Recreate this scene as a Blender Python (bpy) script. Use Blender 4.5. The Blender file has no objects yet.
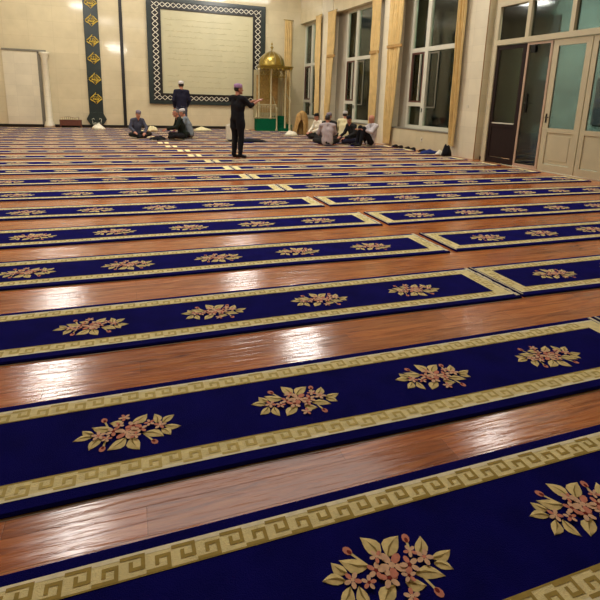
import bpy, bmesh, math, random
from mathutils import Vector, Matrix, Quaternion
from math import sin, cos, pi, radians as R
random.seed(7)
scene = bpy.context.scene
col = scene.collection

# ------------------------------------------------------------------ materials
def srgb(r, g, b):
    f = lambda c: (c/255/12.92) if c/255 <= .04045 else ((c/255+.055)/1.055)**2.4
    return (f(r), f(g), f(b), 1)
def mat(name, c, rough=.6, metal=0, var=.0, scale=8, bump=0, bscale=60, spec=.5, stretch=(1, 1, 1), sheen=0):
    m = bpy.data.materials.new(name); m.use_nodes = True
    nt = m.node_tree; b = nt.nodes['Principled BSDF']
    b.inputs['Base Color'].default_value = c
    b.inputs['Roughness'].default_value = rough
    b.inputs['Metallic'].default_value = metal
    b.inputs['Specular IOR Level'].default_value = spec
    if sheen:
        b.inputs['Sheen Weight'].default_value = sheen
    tc = nt.nodes.new('ShaderNodeTexCoord'); mp = nt.nodes.new('ShaderNodeMapping')
    mp.inputs['Scale'].default_value = stretch
    nt.links.new(tc.outputs['Object'], mp.inputs['Vector'])
    if var:
        n = nt.nodes.new('ShaderNodeTexNoise'); n.inputs['Scale'].default_value = scale
        n.inputs['Detail'].default_value = 4
        nt.links.new(mp.outputs['Vector'], n.inputs['Vector'])
        r = nt.nodes.new('ShaderNodeMapRange'); r.inputs['From Min'].default_value = .3; r.inputs['From Max'].default_value = .7
        r.inputs['To Min'].default_value = 1-var; r.inputs['To Max'].default_value = 1+var
        nt.links.new(n.outputs['Fac'], r.inputs['Value'])
        h = nt.nodes.new('ShaderNodeVectorMath'); h.operation = 'SCALE'
        h.inputs[0].default_value = c[:3]
        nt.links.new(r.outputs['Result'], h.inputs['Scale'])
        nt.links.new(h.outputs['Vector'], b.inputs['Base Color'])
    if bump:
        n2 = nt.nodes.new('ShaderNodeTexNoise'); n2.inputs['Scale'].default_value = bscale
        n2.inputs['Detail'].default_value = 3
        nt.links.new(mp.outputs['Vector'], n2.inputs['Vector'])
        bp = nt.nodes.new('ShaderNodeBump'); bp.inputs['Strength'].default_value = bump; bp.inputs['Distance'].default_value = .01
        nt.links.new(n2.outputs['Fac'], bp.inputs['Height'])
        nt.links.new(bp.outputs['Normal'], b.inputs['Normal'])
    return m

def floor_material():
    m = bpy.data.materials.new('laminate_floor'); m.use_nodes = True
    nt = m.node_tree; N = nt.nodes; L = nt.links; b = N['Principled BSDF']
    tc = N.new('ShaderNodeTexCoord')
    br = N.new('ShaderNodeTexBrick'); br.offset = .37; br.offset_frequency = 2; br.squash = 1
    br.inputs['Scale'].default_value = 1; br.inputs['Brick Width'].default_value = 1.21; br.inputs['Row Height'].default_value = .126
    br.inputs['Mortar Size'].default_value = .0016; br.inputs['Mortar Smooth'].default_value = .4; br.inputs['Bias'].default_value = 0
    br.inputs['Color1'].default_value = (.74, .74, .74, 1); br.inputs['Color2'].default_value = (1.15, 1.15, 1.15, 1); br.inputs['Mortar'].default_value = (.5, .5, .5, 1)
    L.new(tc.outputs['Object'], br.inputs['Vector'])
    mp = N.new('ShaderNodeMapping'); mp.inputs['Scale'].default_value = (1.6, 17, 1); L.new(tc.outputs['Object'], mp.inputs['Vector'])
    n = N.new('ShaderNodeTexNoise'); n.inputs['Scale'].default_value = 1.6; n.inputs['Detail'].default_value = 7; n.inputs['Roughness'].default_value = .62; n.inputs['Distortion'].default_value = 1.2
    L.new(mp.outputs['Vector'], n.inputs['Vector'])
    cr = N.new('ShaderNodeValToRGB'); e = cr.color_ramp.elements
    e[0].position = .28; e[0].color = srgb(122, 58, 24); e[1].position = .74; e[1].color = srgb(216, 138, 72)
    x = cr.color_ramp.elements.new(.5); x.color = srgb(186, 104, 48)
    L.new(n.outputs['Fac'], cr.inputs['Fac'])
    mx = N.new('ShaderNodeMix'); mx.data_type = 'RGBA'; mx.blend_type = 'MULTIPLY'; mx.inputs['Factor'].default_value = .75
    L.new(cr.outputs['Color'], mx.inputs['A']); L.new(br.outputs['Color'], mx.inputs['B'])
    L.new(mx.outputs['Result'], b.inputs['Base Color'])
    # hand-scraped relief running along the planks
    mp2 = N.new('ShaderNodeMapping'); mp2.inputs['Scale'].default_value = (1.1, 15, 1); L.new(tc.outputs['Object'], mp2.inputs['Vector'])
    n2 = N.new('ShaderNodeTexNoise'); n2.inputs['Scale'].default_value = 2.4; n2.inputs['Detail'].default_value = 2.5; n2.inputs['Distortion'].default_value = .8
    L.new(mp2.outputs['Vector'], n2.inputs['Vector'])
    bp = N.new('ShaderNodeBump'); bp.inputs['Strength'].default_value = .17; bp.inputs['Distance'].default_value = .012
    L.new(n2.outputs['Fac'], bp.inputs['Height'])
    bp2 = N.new('ShaderNodeBump'); bp2.invert = True; bp2.inputs['Strength'].default_value = .4; bp2.inputs['Distance'].default_value = .002
    L.new(br.outputs['Fac'], bp2.inputs['Height']); L.new(bp.outputs['Normal'], bp2.inputs['Normal'])
    L.new(bp2.outputs['Normal'], b.inputs['Normal'])
    b.inputs['Roughness'].default_value = .17
    b.inputs['Specular IOR Level'].default_value = .55
    return m

def tile_wall(name, c, w, h, rough, swap=False):
    m = bpy.data.materials.new(name); m.use_nodes = True
    nt = m.node_tree; N = nt.nodes; L = nt.links; b = N['Principled BSDF']
    tc = N.new('ShaderNodeTexCoord'); sp = N.new('ShaderNodeSeparateXYZ'); cb = N.new('ShaderNodeCombineXYZ')
    L.new(tc.outputs['Object'], sp.inputs[0])
    L.new(sp.outputs['X'], cb.inputs['X']); L.new(sp.outputs['Z'], cb.inputs['Y'])
    br = N.new('ShaderNodeTexBrick'); br.offset = 0; br.inputs['Scale'].default_value = 1
    br.inputs['Brick Width'].default_value = w; br.inputs['Row Height'].default_value = h
    br.inputs['Mortar Size'].default_value = .003; br.inputs['Bias'].default_value = 0
    d = lambda k: (c[0]*k, c[1]*k, c[2]*k, 1)
    br.inputs['Color1'].default_value = d(.96); br.inputs['Color2'].default_value = d(1.04); br.inputs['Mortar'].default_value = d(.8)
    L.new(cb.outputs[0], br.inputs['Vector'])
    n = N.new('ShaderNodeTexNoise'); n.inputs['Scale'].default_value = 2.2; n.inputs['Detail'].default_value = 6
    L.new(tc.outputs['Object'], n.inputs['Vector'])
    r = N.new('ShaderNodeMapRange'); r.inputs['From Min'].default_value = .3; r.inputs['From Max'].default_value = .7; r.inputs['To Min'].default_value = .93; r.inputs['To Max'].default_value = 1.05
    L.new(n.outputs['Fac'], r.inputs['Value'])
    vm = N.new('ShaderNodeVectorMath'); vm.operation = 'SCALE'
    L.new(br.outputs['Color'], vm.inputs[0]); L.new(r.outputs['Result'], vm.inputs['Scale'])
    L.new(vm.outputs['Vector'], b.inputs['Base Color'])
    b.inputs['Roughness'].default_value = rough
    return m

def glass_mat(name, tint=(.80, .85, .81), fac=.75):
    m = bpy.data.materials.new(name); m.use_nodes = True
    nt = m.node_tree; N = nt.nodes; L = nt.links
    for x in list(N):
        if x.type == 'BSDF_PRINCIPLED': N.remove(x)
    o = N['Material Output']
    t = N.new('ShaderNodeBsdfTransparent'); t.inputs['Color'].default_value = (*tint, 1)
    g = N.new('ShaderNodeBsdfGlossy'); g.inputs['Roughness'].default_value = .06; g.inputs['Color'].default_value = (.9, .95, .92, 1)
    fr = N.new('ShaderNodeFresnel'); fr.inputs['IOR'].default_value = 1.5
    ad = N.new('ShaderNodeMath'); ad.operation = 'MULTIPLY_ADD'; ad.inputs[1].default_value = 1.1; ad.inputs[2].default_value = .02
    L.new(fr.outputs[0], ad.inputs[0])
    mx = N.new('ShaderNodeMixShader'); L.new(ad.outputs[0], mx.inputs[0]); L.new(t.outputs[0], mx.inputs[1]); L.new(g.outputs[0], mx.inputs[2])
    L.new(mx.outputs[0], o.inputs['Surface'])
    return m

M = {}
M['floor'] = floor_material()
M['wall'] = tile_wall('cream_wall_tile', srgb(202, 190, 156), .9, .6, .10)
M['pier'] = tile_wall('cream_pier_tile', srgb(214, 206, 180), .6, .42, .3)
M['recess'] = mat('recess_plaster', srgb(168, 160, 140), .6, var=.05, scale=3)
M['ceiling'] = mat('ceiling_white', srgb(205, 200, 185), .8, var=.03, scale=2)
M['navy'] = mat('navy_pile', (.0050, .0040, .108, 1), .95, var=.22, scale=5, bump=.5, bscale=260, spec=.04)
M['gold'] = mat('gold_pile', srgb(242, 228, 168), .95, var=.12, scale=30, bump=.4, bscale=260, spec=.1)
M['gold_light'] = mat('pale_gold_pile', srgb(248, 240, 204), .95, var=.1, scale=30, spec=.1)
M['olive'] = mat('olive_pile', srgb(172, 150, 82), .95, var=.12, scale=30, spec=.1)
M['olive_soft'] = mat('soft_olive_pile', srgb(206, 186, 116), .95, var=.12, scale=30, spec=.1)
M['leaf'] = mat('leaf_pile', srgb(228, 208, 146), .95, var=.16, scale=40, spec=.1)
M['leaf_dark'] = mat('leaf_vein_pile', srgb(150, 130, 76), .95, var=.12, scale=40, spec=.1)
M['pink'] = mat('pink_pile', srgb(212, 140, 118), .9, var=.14, scale=50, spec=.1)
M['pink_light'] = mat('pale_pink_pile', srgb(228, 188, 154), .9, var=.12, scale=50, spec=.1)
M['red'] = mat('dark_red_pile', srgb(126, 50, 44), .9, var=.1, scale=50, spec=.1)
M['fringe'] = mat('cream_fringe', srgb(226, 218, 190), .9, var=.2, scale=60, bump=.5, bscale=150, spec=.1)
M['hem'] = mat('tan_hem_tape', srgb(150, 122, 84), .3, var=.1, scale=20)
M['black'] = mat('black_stone', srgb(22, 20, 18), .35, var=.1, scale=6)
M['green_black'] = mat('dark_green_stone', srgb(36, 46, 44), .3, var=.15, scale=5)
M['lattice'] = mat('white_lattice', srgb(222, 216, 194), .5, var=.05, scale=9)
M['marble'] = mat('panel_marble', srgb(184, 178, 144), .3, var=.05, scale=1.6)
M['marble_line'] = mat('faint_inscription', srgb(172, 164, 130), .45, var=.05, scale=6)
M['gilt'] = mat('gilt_calligraphy', srgb(206, 176, 62), .4, metal=.3, var=.12, scale=30)
M['silver'] = mat('pale_scroll', srgb(186, 190, 170), .5, var=.05, scale=9)
M['brass'] = mat('brass', srgb(150, 128, 60), .3, metal=.8, var=.15, scale=9, bump=.2, bscale=14)
M['brass_pale'] = mat('pale_brass', srgb(172, 160, 122), .45, metal=.25, var=.12, scale=14)
M['green'] = mat('green_carpet', srgb(10, 86, 56), .95, var=.12, scale=14, spec=.1)
M['curtain'] = mat('gold_curtain', srgb(212, 184, 122), .55, var=.1, scale=5, spec=.4, sheen=.3)
M['curtain_b'] = mat('brown_gold_cloth', srgb(166, 132, 78), .75, var=.2, scale=9, spec=.3)
M['frame'] = mat('white_window_frame', srgb(196, 194, 176), .45, var=.04, scale=5)
M['sill'] = mat('grey_sill_stone', srgb(120, 116, 102), .35, var=.1, scale=6)
M['sash'] = mat('red_brown_sash', srgb(88, 54, 44), .45, var=.12, scale=10)
M['door_brown'] = mat('dark_brown_door', srgb(34, 20, 17), .65, spec=.2, var=.15, scale=6, stretch=(6, 6, 1))
M['door_pink'] = mat('beige_pink_frame', srgb(184, 156, 132), .45, var=.05, scale=6)
M['door_white'] = mat('cream_door', srgb(190, 180, 148), .45, var=.04, scale=4)
M['glass'] = glass_mat('window_glass')
M['dark_glass'] = glass_mat('dark_door_glass', (.42, .46, .48))
M['night_glass'] = glass_mat('night_door_glass', (.26, .30, .33))
M['outside'] = mat('night_facade', srgb(74, 84, 72), .9, var=.3, scale=1.2)
M['outside_dark'] = mat('night_ground', srgb(26, 28, 26), .95, var=.2, scale=.8)
M['outside_post'] = mat('pale_outside_post', srgb(160, 172, 148), .7, var=.06, scale=3)
M['metal'] = mat('dark_metal', srgb(30, 28, 26), .35, metal=.6, var=.05)
M['wood'] = mat('red_brown_wood', srgb(96, 50, 34), .5, var=.2, scale=12, stretch=(1, 8, 8))
M['skin'] = mat('skin', srgb(176, 118, 92), .55, var=.06, scale=12)
M['eye_white'] = mat('eye_white', srgb(225, 218, 205), .3, var=.02)
M['eye_dark'] = mat('eye_dark', srgb(30, 20, 16), .3, var=.02)
M['lip'] = mat('lip', srgb(140, 78, 68), .5, var=.04)
M['hair_black'] = mat('black_hair', srgb(26, 22, 20), .6, var=.3, scale=60)
M['hair_grey'] = mat('grey_hair', srgb(98, 92, 86), .7, var=.25, scale=60)
def cloth(name, c, rough=.85): return mat(name, c, rough, var=.16, scale=9, bump=.35, bscale=22, spec=.2)
M['c_black'] = cloth('black_suit_cloth', srgb(20, 20, 26))
M['c_navy'] = cloth('blue_black_cloth', srgb(32, 32, 50))
M['c_grey'] = cloth('blue_grey_cloth', srgb(72, 74, 88))
M['c_greyblue'] = cloth('pale_blue_grey_cloth', srgb(116, 124, 130))
M['c_white'] = cloth('white_cloth', srgb(226, 220, 198))
M['c_cream'] = cloth('cream_cloth', srgb(214, 204, 160))
M['c_lilac'] = cloth('lilac_grey_cloth', srgb(164, 152, 152))
M['c_pale'] = cloth('pale_lavender_cloth', srgb(184, 178, 180))
M['c_dark'] = cloth('charcoal_cloth', srgb(34, 33, 32))
M['c_green'] = cloth('dark_green_black_cloth', srgb(20, 28, 22))
M['cap_purple'] = cloth('mauve_cap_cloth', srgb(162, 128, 164))
M['cap_white'] = cloth('white_cap_cloth', srgb(196, 192, 190))
M['cap_grey'] = cloth('grey_cap_cloth', srgb(122, 112, 120))
M['sock'] = cloth('dark_sock_cloth', srgb(30, 29, 32))
M['blue_cloth'] = cloth('blue_cloth', srgb(30, 44, 100))
M['book_a'] = mat('brown_book', srgb(112, 64, 42), .5, var=.1)
M['book_b'] = mat('dark_red_book', srgb(96, 38, 34), .5, var=.1)
M['book_c'] = mat('tan_book', srgb(158, 120, 84), .5, var=.1)
M['plastic_white'] = mat('white_plastic', srgb(206, 200, 180), .4, var=.04)

# ------------------------------------------------------------------ mesh collector
class MB:
    def __init__(s): s.v = []; s.f = []; s.m = []; s.mats = []; s.smooth = []
    def mi(s, m):
        if m not in s.mats: s.mats.append(m)
        return s.mats.index(m)
    def add(s, vs, fs, m, smooth=False):
        o = len(s.v); s.v += [tuple(p) for p in vs]; k = s.mi(m)
        for f in fs: s.f.append(tuple(i+o for i in f)); s.m.append(k); s.smooth.append(smooth)
    def box(s, x0, x1, y0, y1, z0, z1, m, bev=0):
        if bev <= 0:
            vs = [(x, y, z) for z in (z0, z1) for y in (y0, y1) for x in (x0, x1)]
            s.add(vs, [(0, 2, 3, 1), (4, 5, 7, 6), (0, 1, 5, 4), (2, 6, 7, 3), (0, 4, 6, 2), (1, 3, 7, 5)], m)
        else:
            bm = bmesh.new(); bmesh.ops.create_cube(bm, size=1)
            for v in bm.verts:
                v.co = Vector(((x0+x1)/2+v.co.x*(x1-x0), (y0+y1)/2+v.co.y*(y1-y0), (z0+z1)/2+v.co.z*(z1-z0)))
            bmesh.ops.bevel(bm, geom=bm.edges[:], offset=bev, segments=2, affect='EDGES', profile=.5)
            s.bm(bm, m)
    def bm(s, bm, m, smooth=False):
        bm.verts.index_update()
        s.add([v.co[:] for v in bm.verts], [[v.index for v in f.verts] for f in bm.faces], m, smooth); bm.free()
    def quad(s, pts, m): s.add(pts, [tuple(range(len(pts)))], m)
    def tube(s, path, r, m, n=8, caps=True, smooth=True):
        path = [Vector(p) for p in path]; vs = []; fs = []; rr = r if isinstance(r, (list, tuple)) else [r]*len(path)
        up = Vector((0, 0, 1))
        for i, p in enumerate(path):
            d = (path[min(i+1, len(path)-1)]-path[max(i-1, 0)]).normalized()
            a = d.cross(up) if abs(d.z) < .95 else d.cross(Vector((1, 0, 0)))
            a.normalize(); b = d.cross(a)
            vs += [p+(a*cos(2*pi*k/n)+b*sin(2*pi*k/n))*rr[i] for k in range(n)]
        for i in range(len(path)-1):
            for k in range(n):
                fs.append((i*n+k, i*n+(k+1) % n, (i+1)*n+(k+1) % n, (i+1)*n+k))
        if caps: fs += [tuple(range(n))[::-1], tuple(range((len(path)-1)*n, len(path)*n))]
        s.add(vs, fs, m, smooth)
    def lathe(s, c, prof, m, n=20, smooth=True):
        vs = []; fs = []
        for (r, z) in prof: vs += [(c[0]+r*cos(2*pi*k/n), c[1]+r*sin(2*pi*k/n), c[2]+z) for k in range(n)]
        for i in range(len(prof)-1):
            for k in range(n): fs.append((i*n+k, i*n+(k+1) % n, (i+1)*n+(k+1) % n, (i+1)*n+k))
        fs += [tuple(range(n))[::-1], tuple(range((len(prof)-1)*n, len(prof)*n))]
        s.add(vs, fs, m, smooth)
    def ell(s, c, r, m, rot=None, u=14, v=9):
        bm = bmesh.new(); bmesh.ops.create_uvsphere(bm, u_segments=u, v_segments=v, radius=1)
        mt = Matrix.Translation(c) @ (rot.to_matrix().to_4x4() if rot else Matrix()) @ Matrix.Diagonal((*r, 1))
        bmesh.ops.transform(bm, matrix=mt, verts=bm.verts); s.bm(bm, m, True)
    def build(s, name, parent=None, loc=None, rotz=None, label=None, cat=None, group=None, kind=None, mesh=None):
        me = bpy.data.meshes.new(name); me.from_pydata(s.v, [], s.f); me.update()
        for m in s.mats: me.materials.append(M[m])
        for p, k, sm in zip(me.polygons, s.m, s.smooth): p.material_index = k; p.use_smooth = sm
        return link(name, me, parent, loc, rotz, label, cat, group, kind)
def link(name, me, parent=None, loc=None, rotz=None, label=None, cat=None, group=None, kind=None):
    o = bpy.data.objects.new(name, me); col.objects.link(o)
    if parent: o.parent = parent
    if loc: o.location = loc
    if rotz is not None: o.rotation_euler = (0, 0, rotz)
    tag(o, label, cat, group, kind)
    return o
def tag(o, label=None, cat=None, group=None, kind=None):
    if label: o['label'] = label
    if cat: o['category'] = cat
    if group: o['group'] = group
    if kind: o['kind'] = kind
def empty(name, loc, rotz=0, label=None, cat=None, group=None, kind=None):
    o = link(name, None, None, loc, rotz, label, cat, group, kind); o.empty_display_size = .1; return o

# ------------------------------------------------------------------ room measures
YB = 22.95            # back wall
ZC = 6.4              # ceiling
A = Vector((8.70, 10.63, 0)); T = Vector((-.06883, .99763, 0))
WANG = math.atan2(T.y, T.x)      # right-wall frame: local x runs along the wall away from the camera, local y into the room
def wallobj(mb, name, **k): return mb.build(name, loc=A[:], rotz=WANG, **k)
def wp(s, d, z=0):                # a point of the right-wall frame in room space
    n = Vector((-T.y, T.x, 0)); p = A+T*s+n*d; return Vector((p.x, p.y, z))

# ------------------------------------------------------------------ floor, walls, ceiling
b = MB(); b.box(-6.2, 9.9, -3.0, YB+.2, -.12, 0, 'floor'); b.build('floor', kind='structure')
b = MB(); b.box(-6.4, 9.9, -3.2, YB+.3, ZC, ZC+.15, 'ceiling'); b.build('ceiling', kind='structure')
b = MB(); b.box(-6.4, 8.6, YB, YB+.25, 0, ZC, 'wall'); b.build('wall_back', kind='structure')
b = MB(); b.box(-6.4, -6.2, -3.0, YB, 0, ZC, 'wall'); b.build('wall_left', kind='structure')
b = MB(); b.box(-6.4, 9.9, -3.2, -3.0, 0, ZC, 'wall'); b.build('wall_front', kind='structure')

SE = 12.36     # where the right wall meets the back wall
piers = [(.14, 1.05), (4.22, 5.02), (8.95, 9.95)]
bays = [(1.05, 4.22), (5.02, 8.95), (9.95, SE)]
ZW0, ZW1 = .60, 4.9
b = MB()
for s0, s1 in bays:
    b.box(s0, s1, -.5, 0, 0, ZW0, 'wall')
    b.box(s0, s1, -.5, -.02, ZW1, ZC, 'wall')
b.box(-.2, .14, -.5, -.22, 0, ZC, 'pier')
b.box(-3.6, -.2, -.5, .06, 3.85, ZC, 'wall')
b.box(-14, -3.6, -.5, .06, 0, ZC, 'wall')
# plain strips of wall beside the window frames
wins = [(1.3, 3.76), (5.9, 8.16), (10.3, SE)]
for (s0, s1), (w0, w1) in zip(bays, wins):
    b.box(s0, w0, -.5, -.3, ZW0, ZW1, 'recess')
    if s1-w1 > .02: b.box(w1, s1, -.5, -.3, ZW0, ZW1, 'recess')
wallobj(b, 'wall_right', kind='structure')
for i, (s0, s1) in enumerate(piers):
    b = MB(); b.box(s0, s1, -.5, 0, 0, ZC, 'pier')
    if i == 0: b.box(s0-.004, s0+.010, -.022, .004, .01, ZC-.01, 'hem')     # worn brown corner edging
    b.box(s0+.38, s0+.46, 0, .012, 1.34, 1.42, 'plastic_white', .004)      # small switch plate
    wallobj(b, f'trim_{i+1}', kind='structure')
for i, (s0, s1) in enumerate(bays):
    b = MB(); b.box(s0+.002, s1-.002, -.3, .02, ZW0, ZW0+.035, 'sill', .006); wallobj(b, f'trim_{i+4}', kind='structure')
# skirting boards
b = MB(); b.box(-6.2, 5.2, YB-.03, YB, 0, .12, 'black'); b.build('baseboard_back', kind='structure')
b = MB()
b.box(-.19, .13, -.219, -.20, 0, .08, 'black'); wallobj(b, 'baseboard_right', kind='structure')

# ------------------------------------------------------------------ windows of the right wall
def frame_rect(b, s0, s1, z0, z1, d0, d1, w, m):
    b.box(s0, s1, d0, d1, z0, z0+w, m); b.box(s0, s1, d0, d1, z1-w, z1, m)
    b.box(s0, s0+w, d0, d1, z0+w, z1-w, m); b.box(s1-w, s1, d0, d1, z0+w, z1-w, m)
for i, (w0, w1) in enumerate(wins):
    ml = w1-.76 if i < 2 else w1-.78          # mullion, far side narrow bay
    b = MB()
    z0 = ZW0+.036
    frame_rect(b, w0, w1-.002, z0, ZW1-.002, -.38, -.28, .10, 'frame')
    b.box(ml-.17, ml, -.38, -.275, z0+.1, ZW1-.1, 'frame')
    b.box(w0+.1, w1-.1, -.38, -.272, 2.99, 3.12, 'frame')
    b.box(ml, w1-.1, -.38, -.272, 1.33, 1.45, 'frame')
    W = wallobj(b, f'window_{i+1}', kind='structure')
    p = MB(); p.box(w0+.05, ml-.1, -.345, -.335, z0+.05, ZW1-.05, 'glass'); p.build('pane', W)
    p = MB(); p.box(ml-.05, w1-.05, -.345, -.335, z0+.05, ZW1-.05, 'glass'); p.build('pane', W)
    p = MB(); frame_rect(p, ml+.005, w1-.105, 1.455, 2.985, -.33, -.275, .055, 'sash'); p.box(ml+.2, ml+.235, -.33, -.28, 1.51, 2.93, 'frame'); p.build('sash', W)
    p = MB(); frame_rect(p, ml-.66, ml-.21, 1.30, 2.95, -.325, -.30, .03, 'sill'); p.build('inner_sash', W)
    p = MB(); p.box(ml-.10, ml-.075, -.275, -.245, 1.15, 1.28, 'metal', .004); p.build('window_handle', W)
# night outside: ground, facade and posts seen dimly through the glass
b = MB(); b.box(-16, 40, -9, -.55, -.2, -.02, 'outside_dark'); o = wallobj(b, 'courtyard_ground', kind='structure')
b = MB(); b.box(-16, 40, -9.4, -9, -.2, 9.5, 'outside')
for k in range(19):
    b.box(-14+k*2.8, -13.3+k*2.8, -9, -8.9, .8, 2.6, 'outside_dark'); b.box(-14+k*2.8, -13.3+k*2.8, -9, -8.9, 3.6, 5.2, 'outside_dark')
wallobj(b, 'facade', label='dim building facade outside beyond the dark windows', cat='building')
for k, s in enumerate((3.75, 9.2, 14.6, .30)):
    b = MB(); d = -1.35 if k < 3 else -.85
    b.box(s-.11, s+.11, d-.11, d+.11, -.02, 4.6, 'outside_post', .02); b.box(s-.17, s+.17, d-.17, d+.17, -.02, .25, 'outside_post', .02)
    wallobj(b, 'outside_post', label=['pale post outside the tall window nearest the doors', 'pale post outside the middle tall window', 'pale post outside the window next to the brass pulpit', 'pale post outside seen through the brown door glass'][k], cat='post', group='posts outside')

# ------------------------------------------------------------------ doors of the right wall
DD = .03
b = MB()   # fixed frame: jambs, head, fanlight
for s0, s1 in ((-.315, -.20), (-3.6, -3.52)): b.box(s0, s1, DD-.3, DD+.03, 0, 3.85, 'door_white')
b.box(-3.52, -.315, DD-.1, DD+.035, 2.86, 2.98, 'door_white')
b.box(-3.52, -.315, DD-.1, DD+.035, 3.75, 3.85, 'door_white')
b.box(-1.25, -1.15, DD-.1, DD+.035, 2.98, 3.75, 'door_white')
b.box(-2.4, -2.3, DD-.1, DD+.035, 2.98, 3.75, 'door_white')
D0 = wallobj(b, 'trim_7', kind='structure')
p = MB(); p.box(-3.5, -.33, DD-.05, DD-.04, 2.97, 3.76, 'dark_glass'); p.build('pane', D0)
def leaf(n, s0, s1, m, st, zlo, zglass, panel):
    b = MB(); z0, z1 = .012, 2.845; d0, d1 = DD-.045, DD
    b.box(s0, s0+st, d0, d1, z0, z1, m); b.box(s1-st, s1, d0, d1, z0, z1, m)
    b.box(s0+st, s1-st, d0, d1, z1-st, z1, m); b.box(s0+st, s1-st, d0, d1, z0, z0+zlo, m)
    if panel: b.box(s0+st, s1-st, d0, d1, zglass-.1, zglass, m)
    o = wallobj(b, n, kind='structure'); return o
# brown leaf with glass above and a solid panel below
d = leaf('door_1', -1.21, -.32, 'door_brown', .09, .14, 1.0, True)
p = MB(); p.box(-1.13, -.40, DD-.03, DD-.015, .16, .91, 'door_brown', .003); p.build('panel', d)
p = MB(); p.box(-1.13, -.40, DD-.03, DD-.02, .99, 2.77, 'glass'); p.build('pane', d)
p = MB(); p.box(-1.11, -.42, DD-.012, DD+.012, .985, 1.015, 'frame'); p.build('ledge', d)
# dark glass leaf in a narrow beige frame
d = leaf('door_2', -1.92, -1.23, 'door_pink', .05, .07, 0, False)
p = MB(); p.box(-1.88, -1.27, DD-.03, DD-.02, .08, 2.80, 'night_glass'); p.build('pane', d)
p = MB(); p.box(-1.42, -1.36, DD-.02, DD+.008, 1.28, 1.72, 'metal', .004); p.tube([(-1.39, DD+.008, 1.5), (-1.39, DD+.05, 1.5), (-1.50, DD+.055, 1.5)], .012, 'metal'); p.build('door_handle', d)
p = MB(); p.box(-1.48, -1.36, DD-.02, DD+.02, 2.62, 2.78, 'metal', .004); p.build('door_closer', d)
# cream leaf, glass above, inset panel below
d = leaf('door_3', -2.86, -1.95, 'door_white', .13, .16, .97, True)
p = MB(); p.box(-2.74, -2.07, DD-.035, DD-.02, .18, .88, 'door_white'); p.box(-2.66, -2.15, DD-.02, DD-.012, .26, .80, 'door_white', .003); p.build('panel', d)
p = MB(); p.box(-2.74, -2.07, DD-.03, DD-.02, .96, 2.73, 'dark_glass'); p.build('pane', d)
p = MB(); p.box(-2.03, -1.99, DD, DD+.01, 1.08, 1.28, 'metal', .003); p.tube([(-2.01, DD+.01, 1.2), (-2.01, DD+.05, 1.2), (-2.11, DD+.055, 1.2)], .010, 'metal'); p.build('door_handle', d)
d = leaf('door_4', -3.51, -2.88, 'door_white', .11, .16, .97, True)
p = MB(); p.box(-3.41, -2.98, DD-.035, DD-.02, .18, .88, 'door_white'); p.build('panel', d)
p = MB(); p.box(-3.41, -2.98, DD-.03, DD-.02, .96, 2.74, 'dark_glass'); p.build('pane', d)

# ------------------------------------------------------------------ runners
ROWS = [1.337, 2.236, 3.33, 4.453, 5.56, 6.68, 7.825, 9.03, 10.2, 11.36, 12.5, 13.65, 14.81, 15.96, 17.1, 18.23, 19.36, 20.49, 21.6, 22.72]
SEAM = [2.90, 2.95, 2.77, 2.93, 2.79, 2.50, 2.30, 2.06, 1.97, 1.75, 1.50, 1.36, 1.13, .98, .85, .70, .6, .5, .4, .3]
PHASE = {1: 1.47, 2: 2.205, 3: 1.995, 4: 2.21, 5: 2.085, 6: 1.84, 7: 1.54}
KZ = 1-.017/1.4       # the pile surface stands 17 mm above the floor
ROWS = [y*KZ for y in ROWS]; SEAM = [x*KZ for x in SEAM]
ORD = ['front', 'second', 'third', 'fourth', 'fifth', 'sixth', 'seventh', 'eighth', 'ninth', 'tenth', 'eleventh', 'twelfth', 'thirteenth', 'fourteenth', 'fifteenth', 'sixteenth', 'seventeenth', 'eighteenth', 'nineteenth', 'twentieth']
LEAVES = [((-0.14, 0.004), (-0.214, -0.005), .030), ((-0.137, 0.02), (-0.183, 0.056), .028), ((-0.105, -0.019), (-0.149, -0.078), .034), ((-0.063, 0.032), (-0.146, 0.067), .036),
          ((0.018, 0.045), (0.081, 0.097), .040), ((-0.01, -0.045), (-0.08, -0.10), .044), ((0.014, -0.05), (0.044, -0.132), .044), ((0.065, -0.032), (0.142, -0.078), .040),
          ((0.12, 0.018), (0.111, 0.088), .030), ((0.144, 0.012), (0.195, 0.056), .032), ((0.15, -0.011), (0.217, -0.030), .030), ((0.136, -0.03), (0.169, -0.078), .030), ((-.02, .045), (-.075, .075), .034)]
FLOWERS = [(-0.006, -0.012, .045, 5, 'pink', 'pink_light'), (-0.014, 0.092, .024, 5, 'pink', 'pink_light'), (0.130, -0.004, .026, 5, 'pink', 'pink_light'), (0.022, 0.024, .032, 5, 'pink', 'red'),
           (-0.116, -0.004, .028, 5, 'pink_light', 'pink'), (-0.058, 0.006, .030, 5, 'pink', 'red'), (0.050, -0.008, .028, 5, 'pink', 'red'), (-.083, -.034, .021, 5, 'pink', 'pink_light'), (.088, .020, .022, 5, 'pink', 'red'), (.028, -.048, .022, 5, 'pink', 'pink_light'), (-.036, .038, .022, 5, 'pink', 'red')]
BUDS = [(-0.096, 0.099, -.075, .03), (-0.097, -0.081, -.085, -.03), (0.101, -0.097, .06, -.03)]
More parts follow.
